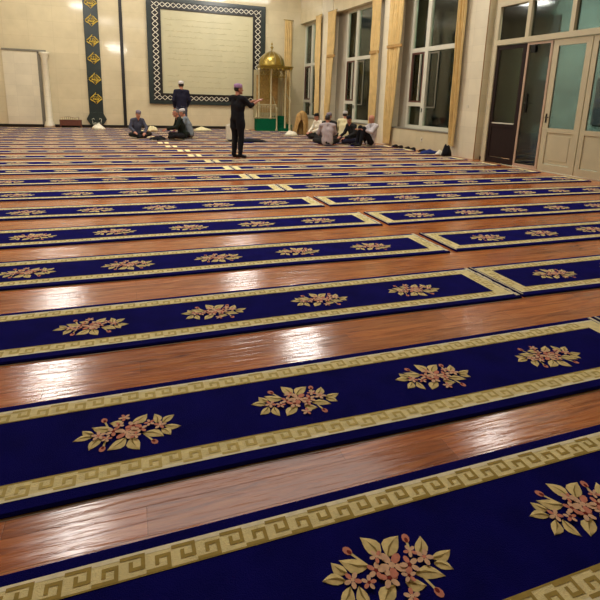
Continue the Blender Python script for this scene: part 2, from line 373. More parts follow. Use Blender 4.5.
def motif(b, cx, cy, z, flip, tf, lod):
    sg = -1 if flip else 1
    def P(x, y, dz=0):
        return tf(cx+sg*x, cy+sg*y, z+dz)
    def poly(pts, m, dz): b.quad([P(x, y, dz) for x, y in (pts)], m)
    for (x0, y0, x1, y1) in BUDS:            # stems and buds
        dx, dy = x1-x0, y1-y0; l = math.hypot(dx, dy); nx, ny = -dy/l*.004, dx/l*.004
        poly([(x0+nx, y0+ny), (x0-nx, y0-ny), (x1-nx, y1-ny), (x1+nx, y1+ny)], 'leaf', .0003)
        n = 9; ax, ay = -dx/l, -dy/l
        poly([(x0+.017*cos(2*pi*k/n)*ax-.013*sin(2*pi*k/n)*ay+.004*ax, y0+.017*cos(2*pi*k/n)*ay+.013*sin(2*pi*k/n)*ax+.004*ay) for k in range(n)], 'pink', .0012)
        poly([(x0+.009*cos(2*pi*k/n)*ax-.006*sin(2*pi*k/n)*ay-.003*ax, y0+.009*cos(2*pi*k/n)*ay+.006*sin(2*pi*k/n)*ax-.003*ay) for k in range(n)], 'red', .0018)
    prof = [(0, .16), (.15, .62), (.35, 1), (.55, .95), (.75, .6), (.9, .22), (1, 0)]
    for i, ((x0, y0), (x1, y1), w) in enumerate(LEAVES):
        dx, dy = x1-x0, y1-y0; l = math.hypot(dx, dy); nx, ny = -dy/l, dx/l; w *= 1.22
        cv = .10*l*(1 if i % 2 else -1)
        mid = [(x0+dx*t+nx*cv*sin(pi*t), y0+dy*t+ny*cv*sin(pi*t)) for t, _ in prof]
        dz = .0009+.00008*i
        if lod < 2:
            for k in range(len(prof)-1):
                (ax, ay), (bx, by) = mid[k], mid[k+1]; wa, wb = prof[k][1]*w/2, prof[k+1][1]*w/2
                for s in (1, -1):
                    pa, pb = P(ax, ay, dz+.003), P(bx, by, dz+.003 if k < 5 else dz)
                    qa, qb = P(ax+s*nx*wa, ay+s*ny*wa, dz), P(bx+s*nx*wb, by+s*ny*wb, dz)
                    pts = [pa, pb, qb, qa] if k < 5 else [pa, pb, qa]
                    if (s == 1) == bool(sg): pts = pts
                    b.quad(pts if s < 0 else pts[::-1], 'leaf')
            k0, k1 = mid[0], mid[4]
            poly([(k0[0]+nx*.0022, k0[1]+ny*.0022), (k0[0]-nx*.0022, k0[1]-ny*.0022), (mid[2][0]-nx*.003, mid[2][1]-ny*.003), k1, (mid[2][0]+nx*.003, mid[2][1]+ny*.003)], 'leaf_dark', dz+.0036)
        else:
            up = [(m_[0]+nx*p[1]*w/2, m_[1]+ny*p[1]*w/2) for m_, p in zip(mid, prof)]
            dn = [(m_[0]-nx*p[1]*w/2, m_[1]-ny*p[1]*w/2) for m_, p in zip(mid, prof)][:-1]
            poly(up[::-1]+dn, 'leaf', dz)
    for j, (x, y, r, np_, m1, m2) in enumerate(FLOWERS):
        dz = .0048+.0006*j if lod < 2 else .0024+.0001*j
        n = 8 if lod < 2 else 6
        for q in range(np_):
            a = 2*pi*q/np_+j*.7; px, py = x+cos(a)*r*.62, y+sin(a)*r*.62
            m = m1 if q % 2 else 'pink_light'
            pts = [(px+cos(a)*r*.46*cos(2*pi*k/n)-sin(a)*r*.29*sin(2*pi*k/n), py+sin(a)*r*.46*cos(2*pi*k/n)+cos(a)*r*.29*sin(2*pi*k/n)) for k in range(n)]
            poly(pts, m, dz+.00008*q)
        poly([(x+r*.24*cos(2*pi*k/n), y+r*.24*sin(2*pi*k/n)) for k in range(n)], m2, dz+.0007)

def runner(row, x0, x1, side):
    """navy pile runner with gold key border: local x from x0 to x1, local y 0 at the far gold edge"""
    rnd = random.Random(row*7+side); Y = ROWS[row]
    ph1, ph2, am = rnd.uniform(0, 6), rnd.uniform(0, 6), (.004 if row < 3 else .009)
    TH = .016
    lod = 0 if row < 4 else (1 if row < 8 else 2)
    ph3 = rnd.uniform(0, 6)
    def tf(x, y, z):
        w = am*sin(x*1.1+ph1)+am*.5*sin(x*2.9+ph2) if row > 0 else 0
        return (x, y+w*(1+.6*sin(y*5+ph3)), z)
    b = MB()
    YT, YBm = .045, -.615; GW = .088
    n = max(2, int((x1-x0)/.25)); xs = [x0+(x1-x0)*i/n for i in range(n+1)]
    def strip(xa, xb, ya, yb, z, m):
        k = max(1, int((xb-xa)/.25))
        for i in range(k):
            u, v = xa+(xb-xa)*i/k, xa+(xb-xa)*(i+1)/k
            b.quad([tf(u, ya, z), tf(v, ya, z), tf(v, yb, z), tf(u, yb, z)], m)
    for i in range(n):                       # pile body with rounded edges
        a, c = xs[i], xs[i+1]
        prof = [(YBm, 0), (YBm-.003, .008), (YBm+.006, TH), (YT-.006, TH), (YT+.003, .008), (YT, 0)]
        for (ya, za), (yb, zb) in zip(prof, prof[1:]):
            b.quad([tf(a, ya, za), tf(c, ya, za), tf(c, yb, zb), tf(a, yb, zb)], 'navy')
    for x, s in ((x0, 1), (x1, -1)):
        pts = [tf(x, YBm, 0), tf(x, YBm, TH), tf(x, YT, TH), tf(x, YT, 0)]
        b.quad(pts if s > 0 else pts[::-1], 'navy')
    EW = .115; gx0, gx1 = x0+.03, x1-.03
    z1, z2, z3 = TH+.001, TH+.0016, TH+.0022
    y_out = [0, -.561]                      # outer edges of the two long gold bands
    strip(gx0, gx1, -GW, 0, z1, 'gold'); strip(gx0, gx1, -.561, -.561+GW, z1, 'gold')
    for xa in (gx0, gx1-EW): 
        b.quad([tf(xa, -.561+GW, z1), tf(xa+EW, -.561+GW, z1), tf(xa+EW, -GW, z1), tf(xa, -GW, z1)], 'gold')
    for ya, yb in ((-.561, -.545), (-.016, 0)): strip(gx0, gx1, ya, yb, z2, 'gold_light')
    for ya, yb in ((-GW, -GW+.006), (-.561+GW-.006, -.561+GW)): strip(gx0+EW, gx1-EW, ya, yb, z2, 'olive')
    # interlocking key
    PER = .152; ht = GW-.026
    up = [(.03, .0), (.43, .0), (.43, .68), (.20, .68), (.20, .34)]
    dn = [(.53, 1), (.93, 1), (.93, .32), (.70, .32), (.70, .66)]
    def stroke(path, ox, oy, w, sy):
        for (xa, ya), (xb, yb) in zip(path, path[1:]):
            x_0, x_1 = sorted((xa, xb)); y_0, y_1 = sorted((ya, yb))
            X0, X1, Y0, Y1 = ox+x_0*PER-w, ox+x_1*PER+w, oy+y_0*ht-w, oy+y_1*ht+w
            if xa == xb:                     # uprights stop short of the bars they meet
                fin = (xb, yb) == path[-1]
                lo_end = not (fin and yb < ya); hi_end = not (fin and yb > ya)
                if lo_end: Y0 += 2*w
                if hi_end: Y1 -= 2*w
            b.quad([tf(X0, Y0, z3), tf(X1, Y0, z3), tf(X1, Y1, z3), tf(X0, Y1, z3)], 'olive' if row == 0 else 'olive_soft')
    vis0 = max(gx0+.04, -4.9 if row > 6 else -3.2)
    if lod < 2:
        for oy in (-GW+.013-.003, -.561+.016-.001):
            for i in range(int((gx1-vis0-.04)/PER)):
                ox = vis0+i*PER
                stroke(up, ox, oy, .0060, 1); stroke(dn, ox, oy, .0060, 1)
        for oy0 in (gx0+.02, gx1-EW+.02):    # key on the end bands, turned a quarter
            for i in range(2):
                for path in (up, dn):
                    for sgm, ((xa, ya), (xb, yb)) in enumerate(zip(path, path[1:])):
                        ze = z3+.0002*sgm; x_0, x_1 = sorted((xa, xb)); y_0, y_1 = sorted((ya, yb))
                        Y0 = -.561+GW+.04+i*PER; X0 = oy0+y_0*.07; X1 = oy0+y_1*.07
                        b.quad([tf(X0-.005, Y0+x_0*PER-.005, ze), tf(X1+.005, Y0+x_0*PER-.005, ze), tf(X1+.005, Y0+x_1*PER+.005, ze), tf(X0-.005, Y0+x_1*PER+.005, ze)], 'olive_soft')
    # flower sprays
    sp = .775 if row == 0 else (.755 if row < 7 else .78)
    if side == 0:
        x = PHASE.get(row+1, x1-.72)
        xs_ = []
        while x > x0+.4: xs_.append(x); x -= sp
    else:
        x = x0+.63; xs_ = []
        while x < x1-.35: xs_.append(x); x += sp
    for k, x in enumerate(xs_):
        if x < -5.2: continue
        fl = rnd.random() < .5
        if row == 1: fl = k in (1, 2)
        if row == 0: fl = True
        motif(b, x, -.295, TH+.0004, fl, tf, lod)
    w = 'left' if side == 0 else 'right'
    lab = f'long navy runner with flower sprays, {ORD[row]} row from the front, {w} of the seam'
    o = b.build('carpet_runner', loc=(0, Y, 0), label=lab, cat='rug', group='navy prayer runners in rows')
    # raw woven end at the seam
    xe = x1 if side == 0 else x0
    f = MB(); k = 14
    for i in range(k):
        ya = YBm+.02+(YT-YBm-.04)*i/k; yb = YBm+.02+(YT-YBm-.04)*(i+1)/k
        off = rnd.uniform(-.006, .006); wd = .022+rnd.uniform(-.004, .008)
        if side == 0: xa, xb = xe-.026+off, xe-.026+off+wd
        else: xa, xb = xe+.004+off*.5, xe+.014+off
        q = [tf(xa, ya, TH+.004), tf(xb, ya, TH+.004), tf(xb, yb+.004, TH+.005), tf(xa, yb+.004, TH+.005)]
        f.quad(q, 'fringe'); f.quad([tf(xb, ya, 0.004), tf(xb, yb+.004, .004), q[2], q[1]], 'fringe'); f.quad([q[0], q[3], tf(xa, yb+.004, TH-.002), tf(xa, ya, TH-.002)], 'fringe')
    f.build('fringe', o, label='pale frayed end' if row < 8 else None)
    h = MB(); kk = max(2, int((x1-x0)/.25))
    for i in range(kk):
        u, v = x0+.01+(x1-x0-.02)*i/kk, x0+.01+(x1-x0-.02)*(i+1)/kk
        h.quad([tf(u, YBm-.012, .0012), tf(v, YBm-.012, .0012), tf(v, YBm+.004, .003), tf(u, YBm+.004, .003)], 'hem')
    h.build('hem_tape', o, label='thin tan tape along the front edge' if row < 5 else None)
    return o
for r in range(len(ROWS)):
    runner(r, -5.6, SEAM[r], 0)
    xr = 8.70-.069*(ROWS[r]-10.63)-.12
    xr -= .14
    if r == 19: xr = 5.25
    xs0 = SEAM[r]+(.085 if r in (3, 4, 5) else .03)
    runner(r, xs0, xr, 1)

# ------------------------------------------------------------------ back wall furnishings
# green calligraphy banner
t = empty('calligraphy_banner', (-1.26, YB-.003, 0), 0, 'tall dark green wall strip with gold calligraphy diamonds, left part of back wall', 'wall panel')
b = MB(); b.box(-.28, .28, -.05, 0, .62, 5.4, 'green_black', .008); b.build('strip', t)
b = MB()
hexa = [(-.22, .10), (.22, .10), (.28, .16), (.40, .36), (.28, .60), (.28, .64), (-.28, .64), (-.28, .60), (-.40, .36), (-.28, .16)]
n = len(hexa); vs = [(x, -.075, z) for x, z in hexa]+[(x, 0, z) for x, z in hexa]
b.add(vs, [tuple(range(n))]+[tuple(range(2*n-1, n-1, -1))]+[(i, i+n, (i+1) % n+n, (i+1) % n) for i in range(n)], 'green_black')
b.build('base', t)
b = MB()
for s in (-1, 1):
    b.tube([(s*.05, -.085, .14), (s*.16, -.085, .15), (s*.17, -.085, .26), (s*.19, -.085, .36), (s*.12, -.085, .40), (s*.10, -.085, .34)], .016, 'silver', 6)
b.tube([(-.10, -.085, .22), (0, -.085, .18), (.10, -.085, .22)], .015, 'silver', 6)
for q in range(-2, 3): b.tube([(q*.05, -.085, .13), (q*.05, -.085, .20)], .011, 'silver', 6)
b.build('scroll_emblem', t, label='pale scroll emblem at the foot')
def calligraphy(seed):
    """a gold tughra-like diamond of interlaced pen strokes"""
    rnd = random.Random(seed); b = MB()
    def st(pts, r): b.tube([(x, -.058, z) for x, z in pts], r, 'gilt', 5)
    R_ = .24
    # broken diamond outline made of tapering pen strokes
    st([(-.20, .0), (-.13, .07), (-.06, .15), (-.02, .2), (0, .25)], [.022, .02, .018, .014, .006])
    st([(.20, .01), (.15, .06), (.07, .16), (.03, .17)], [.02, .022, .02, .008])
    st([(.22, -.01), (.12, -.09), (.05, -.17), (0, -.24)], [.02, .024, .02, .008])
    st([(-.21, -.02), (-.15, -.09), (-.08, -.12), (-.02, -.21)], [.012, .022, .02, .01])
    for k in range(3):
        x = -.08+.07*k
        st([(x-.05, -.08+.03*k), (x, -.03+.02*k), (x+.02, .06), (x-.01, .12-.02*k)], [.008, .018, .017, .007])
    st([(-.12, .03), (-.04, -.05), (.05, -.06), (.11, 0), (.09, .06), (.03, .05)], [.01, .02, .022, .018, .014, .006])
    st([(-.03, -.12), (.04, -.13), (.10, -.05)], [.008, .018, .008])
    for x, z in ((.05, .10), (-.11, -.03), (.0, .16), (.14, -.02)):
        b.ell((x+rnd.uniform(-.01, .01), -.058, z), (.017, .008, .017), 'gilt', None, 8, 5)
    return b
for k, z in enumerate((1.23, 2.03, 2.86, 3.56, 4.36, 5.05)):
    calligraphy(k).build('calligraphy_medallion', t).location = (.02, 0, z)
for o in t.children:
    if o.name.startswith('calligraphy_med'): o.scale = (1.12, 1, 1)
# black strip to the ceiling
b = MB(); b.box(-.17, -.04, YB-.035, YB, .12, ZC, 'black', .004); b.build('trim_8', kind='structure')
# pilaster and niche edge at far left of the back wall
b = MB()
b.box(-4.6, -3.02, YB-.06, YB, 3.0, 3.08, 'sill'); b.box(-4.6, -3.36, YB-.03, YB, .12, 3.0, 'pier')
b.box(-3.36, -3.24, YB-.02, YB, .12, 3.0, 'sill')
b.lathe((-3.09, YB-.10, 0), [(.20, 0), (.20, .10), (.17, .13), (.165, .22), (.135, .26), (.13, 1.4), (.12, 2.75), (.15, 2.80), (.15, 2.88), (.19, 2.93), (.19, 3.0)], 'pier', 20)
b.build('trim_9', kind='structure')

# framed inscription panel
t = empty('inscription_panel', (3.54, YB, 0), 0, 'huge pale marble inscription panel in a black latticed frame on the back wall', 'wall panel')
OX = 3.54
L0, L1, Z0, Z1 = .93-OX, 6.15-OX, 1.07, 5.5
li = [0, .20, .50, .585]                  # frame, lattice, inner fillet
b = MB(); b.box(L0+.55, L1-.55, -.03, 0, Z0+.45, Z1-.45, 'marble')
rnd = random.Random(3)
for r_ in range(13):                      # faint engraved lines of script
    z = 4.65-r_*.235; x = 1.85
    while x > -1.75:
        l = rnd.uniform(.10, .42)
        if rnd.random() < .82:
            k = 5; pts = [(x-l*i/k, -.031, z+rnd.uniform(-.022, .022)) for i in range(k+1)]
            b.tube(pts, .007, 'marble_line', 4, smooth=False)
            if rnd.random() < .5: b.tube([(x-l*.3, -.031, z), (x-l*.3-.01, -.031, z+.09)], .006, 'marble_line', 4, smooth=False)
        x -= l+.06
b.build('marble_slab', t, label='pale slab with faint lines of script')
b = MB()
frame_like = lambda bb, a0, a1, y0, y1, m: [bb.box(L0+a0, L1-a0, y0, y1, Z0+a0*.8, Z0+a1*.8, m), bb.box(L0+a0, L1-a0, y0, y1, Z1-a1*.8, Z1-a0*.8, m),
                                         bb.box(L0+a0, L0+a1, y0, y1, Z0+a1*.8, Z1-a1*.8, m), bb.box(L1-a1, L1-a0, y0, y1, Z0+a1*.8, Z1-a1*.8, m)]
frame_like(b, 0, .2, -.09, 0, 'green_black'); frame_like(b, .2, .5, -.055, 0, 'black'); frame_like(b, .5, .585, -.085, 0, 'black')
b.build('frame', t)
b = MB()
def lat(a, bb_, horizontal, lo, hi):
    """two crossing zigzag strips with small diamonds"""
    p = .23; n = max(1, round((hi-lo)/p)); p = (hi-lo)/n; w = .017
    def seg(q0, r0, q1, r1):
        if horizontal: b.quad([(q0-w, -.060, r0), (q0+w, -.060, r0), (q1+w, -.060, r1), (q1-w, -.060, r1)], 'lattice')
        else: b.quad([(r0, -.060, q0-w), (r0, -.060, q0+w), (r1, -.060, q1+w), (r1, -.060, q1-w)], 'lattice')
    md = (a+bb_)/2; h4 = (bb_-a)/5
    for i in range(n):
        u = lo+i*p
        seg(u, a, u+p, bb_); seg(u, bb_, u+p, a)
lat(Z0+.2*.8+.02, Z0+.5*.8-.02, True, L0+.21, L1-.21); lat(Z1-.5*.8+.02, Z1-.2*.8-.02, True, L0+.21, L1-.21)
lat(L0+.22, L0+.48, False, Z0+.41, Z1-.41); lat(L1-.48, L1-.22, False, Z0+.41, Z1-.41)
b.build('lattice_border', t, label='white interlaced lattice on black')

# low book bench by the back wall
t = empty('book_bench', (-2.26, 22.62, 0), 0, 'low red-brown wooden bench holding books against the back wall', 'bench')
b = MB(); b.box(-.42, .42, -.13, .13, .30, .335, 'wood', .006); b.build('bench_top', t)
b = MB(); b.box(-.40, .40, -.12, -.095, .10, .30, 'wood', .004); b.build('front_board', t)
for s in (-1, 1):
    b = MB(); b.box(s*.395-.018, s*.395+.018, -.125, .125, .0155, .30, 'wood', .004); b.build('side_board', t)
rnd = random.Random(5); x = -.38; k = 0
bt = ['leftmost', 'second from the left', 'third from the left', 'fourth from the left', 'fifth from the left', 'sixth from the left', 'seventh from the left', 'eighth from the left', 'ninth from the left']
while x < .34 and k < 9:
    w = rnd.uniform(.06, .085); m = ['book_a', 'book_b', 'book_c'][rnd.randrange(3)]; h = rnd.uniform(.06, .13)
    b = MB(); b.box(-w/2, w/2, -.085, .085, 0, h, m, .005); b.box(-w/2+.006, w/2-.006, -.088, -.07, .008, h-.008, 'c_cream')
    b.build('book', loc=(-2.26+x+w/2, 22.62, .336), label=f'small book standing on the low wooden bench, {bt[k]} of its row', cat='book', group='books on the low bench'); x += w+.006; k += 1

def heap(name, loc, rx, ry, h, m, label, cat, seed=0, z0=.0):
    rnd = random.Random(seed); bm = bmesh.new(); bmesh.ops.create_icosphere(bm, subdivisions=3, radius=1)
    for v in bm.verts:
        a = math.atan2(v.co.y, v.co.x); k = 1+.13*sin(3*a+seed)+.08*sin(7*a+2*seed)
        z = max(0, v.co.z)
        v.co = Vector((v.co.x*rx*k*(1.25-.35*z), v.co.y*ry*k*(1.25-.35*z), (z**.8)*h*(1+.25*sin(4*v.co.x+seed)*cos(5*v.co.y))))
    b = MB(); b.bm(bm, m, True)
    return b.build(name, loc=(*loc, z0), label=label, cat=cat)
heap('cloth_bundle', (-1.16, 21.6), .20, .14, .19, 'c_white', 'crumpled white cloth on the floor before the green wall strip', 'cloth', 1, .021)
heap('cloth_bundle', (2.95, 21.1), .30, .16, .15, 'c_cream', 'crumpled beige cloth on the floor below the inscription panel', 'cloth', 2, .021)
heap('cloth_bundle', (6.18, 18.85), .21, .17, .17, 'c_white', 'small white cloth heap on the floor before the brass pulpit', 'cloth', 3, .021)
heap('cloth_bundle', (.92, 20.75), .17, .14, .19, 'c_cream', 'small cream cloth heap between the seated men near back wall', 'cloth', 4, .021)
heap('cloth_bundle', (3.75, 15.85), .55, .16, .10, 'c_black', 'black cloth lying flat just right of the standing man', 'cloth', 5, .021)
heap('shoulder_bag', (.90, 16.55), .20, .13, .12, 'c_black', 'flat black bag on the floor between the seated men', 'bag', 6, .021)
# white bucket behind the standing man
t = empty('water_container', (3.25, 16.6, .022), .1, 'white plastic container standing behind the standing man', 'container')
b = MB(); b.box(-.11, .11, -.10, .10, .0, .50, 'plastic_white', .02); b.build('body', t)
b = MB(); b.lathe((0, 0, .50), [(.04, 0), (.045, .01), (.045, .035), (.03, .04)], 'plastic_white', 12); b.build('cap', t)

# ------------------------------------------------------------------ brass pulpit
PX, PY = 6.2, 21.35
t = empty('pulpit', (PX, PY, 0), 0, 'brass domed pulpit on a green carpeted base in the far corner', 'pulpit')
b = MB(); b.box(-.80, .14, 0, .45, .02, .56, 'green', .01); b.box(.14, .95, .32, 1.35, .02, .30, 'green', .01); b.box(-.5, .14, .45, 1.35, .02, .56, 'green', .01); b.build('base', t)
b = MB()
for k in range(5): b.box(.17, .68, -.02+.14*k, 1.3, .02+.13*k, .15+.13*k, 'green', .006)
b.build('carpeted_steps', t)
for x, y in ((-.70, .06), (-.15, .06), (.53, .06), (.74, .06), (-.42, 1.1), (.74, 1.1)):
    b = MB()
    b.lathe((x, y, .56 if x < .2 else .02), [(.06, 0), (.06, .06), (.04, .09), (.036, 2.0), (.05, 2.04), (.06, 2.1), (.06, 2.16)] if x < .2 else [(.06, 0), (.06, .06), (.04, .09), (.036, 2.54), (.05, 2.58), (.06, 2.64), (.06, 2.70)], 'brass_pale', 12)
    b.build('column', t)
b = MB(); b.box(-.68, .80, -.04, .5, 2.72, 2.80, 'brass', .012); b.box(-.70, .83, -.08, .5, 2.80, 2.85, 'brass', .012); b.box(-.46, .80, .5, 1.25, 2.72, 2.85, 'brass', .012)
cano = b.build('canopy', t)
for k in range(8):
    b = MB(); b.lathe((-.62+.19*k, -.06, 2.66), [(.01, 0), (.03, .03), (.03, .06)], 'brass', 8); b.build('pendant', cano)
b = MB(); b.lathe((.02, .62, 2.85), [(.58, 0), (.60, .04), (.585, .08), (.58, .16), (.54, .30), (.46, .42), (.34, .52), (.20, .60), (.08, .645), (.03, .66)], 'brass', 32)
dome = b.build('dome', t)
for k in range(12):
    a = 2*pi*k/12; b = MB(); b.tube([(.02+r_*cos(a), .62+r_*sin(a), 2.85+z) for r_, z in ((.585, .1), (.55, .30), (.47, .42), (.35, .525), (.2, .61), (.05, .66))], .012, 'brass_pale', 5); b.build('rib', dome)
b = MB(); b.lathe((.02, .62, 3.5), [(.03, 0), (.03, .08), (.02, .10), (.07, .15), (.07, .18), (.02, .22), (.018, .27), (.045, .30), (.045, .32), (.012, .36), (.004, .42)], 'brass', 14); b.build('finial', t)
def openwork(b, x0, x1, z0, z1, y, n, m_):
    frame = .03
    b.box(x0, x1, y-.015, y+.015, z0, z0+frame, m_); b.box(x0, x1, y-.015, y+.015, z1-frame, z1, m_); b.box(x0, x0+frame, y-.015, y+.015, z0, z1, m_); b.box(x1-frame, x1, y-.015, y+.015, z0, z1, m_)
    w = (x1-x0-2*frame)/n; k = int((z1-z0-2*frame)/w)
    for i in range(n):
        for j in range(k):
            cx, cz = x0+frame+w*(i+.5), z0+frame+(z1-z0-2*frame)*(j+.5)/k
            pts = [(cx+w*.46*cos(a*pi/4), y, cz+w*.46*sin(a*pi/4)) for a in range(9)]
            b.tube(pts, .012, m_, 4, caps=False)
b = MB(); openwork(b, -.68, -.20, 1.42, 2.70, .06, 3, 'brass'); b.build('openwork_screen', t, label='brass openwork screen')
b = MB(); openwork(b, -.10, .50, 2.36, 2.70, .06, 4, 'brass'); b.build('arch_screen', t)
b = MB(); b.box(-.62, .66, 1.34, 1.40, .56, 2.72, 'brass_pale', .01); b.box(-.5, .54, 1.31, 1.34, .8, 2.5, 'curtain_b', .008); b.build('back_panel', t)
b = MB(); b.box(-.80, .12, .02, .07, 1.14, 1.20, 'brass_pale', .008); b.box(-.80, .12, .02, .07, .58, .62, 'brass_pale', .006)
rail = b.build('railing', t, label='pale brass railing on the green base')
for k in range(12):
    b = MB(); b.lathe((-.77+.076*k, .045, .62), [(.014, 0), (.022, .08), (.012, .16), (.012, .36), (.022, .44), (.012, .52)], 'brass_pale', 8); b.build('baluster', rail)
for x, y, z0, z1 in ((.11, -.03, .02, 1.06), (.73, -.06, .02, 1.42), (-.82, .0, .56, 1.3)):
    b = MB(); b.lathe((x, y, z0), [(.055, 0), (.055, .08), (.035, .11), (.03, z1-z0-.16), (.05, z1-z0-.12), (.03, z1-z0-.09), (.055, z1-z0-.04), (.02, z1-z0)], 'brass_pale', 10); b.build('newel_post', t)
b = MB(); b.tube([(.11, -.03, .98), (.11, .7, 1.55)], .022, 'brass_pale', 6); b.tube([(.73, -.06, 1.3), (.73, .7, 1.75)], .022, 'brass_pale', 6); b.build('handrail', t)

# ------------------------------------------------------------------ curtains
def curtain(s_top, s_bot, ztop, zbot, folds, label, tie=None, mtl='curtain', d0=.11, amp=.06):
    b = MB(); nz = 26; nx = folds*8; vs = []; fs = []
    for i in range(nz+1):
        q = i/nz; z = ztop+(zbot-ztop)*q
        e = q**1.3
        a0 = s_top[0]+(s_bot[0]-s_top[0])*e; a1 = s_top[1]+(s_bot[1]-s_top[1])*e
        pinch = 1
        if tie: pinch = 1-.10*math.exp(-((z-tie)/.07)**2)
        c = (a0+a1)/2; h = (a1-a0)/2*pinch
        for j in range(nx+1):
            u = j/nx; ph = u*folds*2*pi
            vs.append((c-h+2*h*u+.012*sin(ph*.5+z*2), d0+amp*sin(ph)*(1-.2*q)+.012*sin(3*z+u*5), z))
    for i in range(nz):
        for j in range(nx): fs.append((i*(nx+1)+j, i*(nx+1)+j+1, (i+1)*(nx+1)+j+1, (i+1)*(nx+1)+j))
    b.add(vs, fs, mtl, True); o = wallobj(b, 'curtain', label=label, cat='curtain', group='gold curtains along the window wall')
    bb = MB(); bb.tube([(s_top[0]-.05, d0-.02, ztop+.02), (s_top[1]+.05, d0-.02, ztop+.02)], .018, 'brass', 8); bb.build('curtain_rail', o)
    if tie:
        k = MB(); n = 22; c = (s_top[0]+s_top[1])/2; h = (s_top[1]-s_top[0])/2*1.02
        v2 = []; f2 = []
        for j in range(n):
            a = 2*pi*j/n
            for zz in (-.045, .045): v2.append((c+h*cos(a), d0+.085*sin(a), tie+zz))
        for j in range(n): f2.append((2*j, 2*((j+1) % n), 2*((j+1) % n)+1, 2*j+1))
        k.add(v2, f2, 'curtain_b', True); k.build('header_band', o)
    return o
curtain((.84, 1.22), (.84, 1.07), 4.95, .28, 4, 'gold curtain hanging at right end of the window nearest the doors')
curtain((3.70, 4.55), (4.02, 4.45), 4.95, .06, 6, 'broad gold curtain at left end of the window nearest the doors', 3.22)
curtain((5.06, 5.66), (5.05, 5.44), 4.95, .25, 5, 'pale gold curtain at right end of the middle window', 3.12)
curtain((8.40, 9.12), (8.78, 9.14), 4.95, .60, 6, 'gold curtain at left end of the middle window', 3.22)
curtain((9.80, 10.30), (9.78, 10.12), 4.95, .64, 5, 'gold curtain at right end of the window next to the brass pulpit')
# curtain on the back wall beside the pulpit
b = MB(); vs = []; fs = []
for i in range(21):
    for j in range(33):
        u = j/32; vs.append((7.08+.36*u, YB-.09-.04*sin(u*8*pi), 5.0-(5.0-.1)*i/20))
for i in range(20):
    for j in range(32): fs.append((i*33+j, (i+1)*33+j, (i+1)*33+j+1, i*33+j+1))
b.add(vs, fs, 'curtain', True)
o = b.build('curtain', label='narrow gold curtain on the back wall behind the brass pulpit', cat='curtain', group='gold curtains along the window wall')
bb = MB(); bb.tube([(7.02, YB-.08, 5.02), (7.5, YB-.08, 5.02)], .018, 'brass', 8); bb.build('curtain_rail', o)
# bunched cloth hanging low under the far window
b = MB(); vs = []; fs = []; n = 64; m = 22
c = wp(8.75, 1.35); look = math.atan2(-c.y, -c.x)
for i in range(m+1):
    q = i/m; z = .92*sin(q*pi/2)**.9
    rr = .27*cos(q*pi/2)**.45 if q < 1 else .002
    half = pi-(.62*(1-min(1, z/.62))**.5+.04 if z < .62 else .04)      # the cloth parts at the front below knee height
    for k in range(n+1):
        a = look+pi-half+2*half*k/n; f_ = 1+(.13*(1-q)+.03)*sin(9*a+2*sin(2*a)+q*2)
        vs.append((c.x+rr*f_*cos(a)+.06*sin(q*4)-.05*(1-q), c.y+rr*.8*f_*sin(a), .022+z*(1+.06*cos(a))))
for i in range(m):
    for k in range(n): fs.append((i*(n+1)+k, i*(n+1)+k+1, (i+1)*(n+1)+k+1, (i+1)*(n+1)+k))
b.add(vs, fs, 'curtain_b', True)
b.build('draped_cloth', label='brown-gold cloth draped in a tall bundle beside the white-shirted man', cat='cloth')

# ------------------------------------------------------------------ shoes and things along the window wall
def shoe_mesh():
    bm = bmesh.new(); prof = [(-.13, .030, .045), (-.11, .038, .075), (-.06, .038, .085), (0, .040, .070), (.06, .046, .052), (.11, .040, .040), (.135, .022, .028)]
    rings = []
    for y, w, h in prof:
        rings.append([bm.verts.new((w*cos(a), y, max(0, h*.5+h*.5*sin(a)))) for a in [2*pi*k/12 for k in range(12)]])
    for a, c in zip(rings, rings[1:]):
        for k in range(12): bm.faces.new((a[k], a[(k+1) % 12], c[(k+1) % 12], c[k]))
    bm.faces.new(rings[0][::-1]); bm.faces.new(rings[-1]); return bm
def shoe(s, d, rot, label, first=[]):
    p = wp(s, d); 
    if not first:
        b = MB(); b.bm(shoe_mesh(), 'c_dark', True); o = b.build('shoe')
        k = MB(); k.box(-.044, .044, -.125, .13, -.012, .004, 'c_black', .006); k.build('sole', o)
        first.append(o)
    else:
        o = first[0].copy(); col.objects.link(o)
        for ch in first[0].children:
            q = ch.copy(); q.parent = o; col.objects.link(q)
    o.location = (p.x, p.y, .013); o.rotation_euler = (0, 0, rot); tag(o, label, 'shoe', 'dark shoes along the window wall')
for k, s in enumerate((3.55, 3.26, 2.86, 2.57, 2.09, 1.80)):
    shoe(s, .20, WANG-pi/2+.15*sin(k*2), ['dark shoe on the floor below the broad gold curtain, farthest from the doors', 'dark shoe second along the wall from the broad gold curtain', 'dark shoe third along the wall from the broad gold curtain', 'dark shoe fourth along the wall from the broad gold curtain', 'dark shoe fifth along the wall from the broad gold curtain', 'dark shoe nearest the blue cloth along the window wall'][k])
p = wp(1.45, .42); heap('folded_cloth', (p.x, p.y), .24, .13, .10, 'blue_cloth', 'blue cloth lying on the floor at the window wall near the pier', 'cloth', 8, .021)
p = wp(1.13, .30); heap('folded_cloth', (p.x, p.y), .13, .09, .12, 'c_white', 'white cloth lying at the foot of the gold curtain by the pier', 'cloth', 9, .021)
p = wp(.90, .30); heap('shoulder_bag', (p.x-.02, p.y-.05), .11, .10, .30, 'c_black', 'black bag at the foot of the gold curtain beside the pier', 'bag', 10, .021)
b = MB(); b.box(2.38, 2.46, 0, .012, .28, .40, 'plastic_white', .003); b.box(2.41, 2.43, .012, .016, .31, .37, 'metal'); wallobj(b, 'wall_socket', label='small socket on the cream wall below the window nearest the doors', cat='socket')

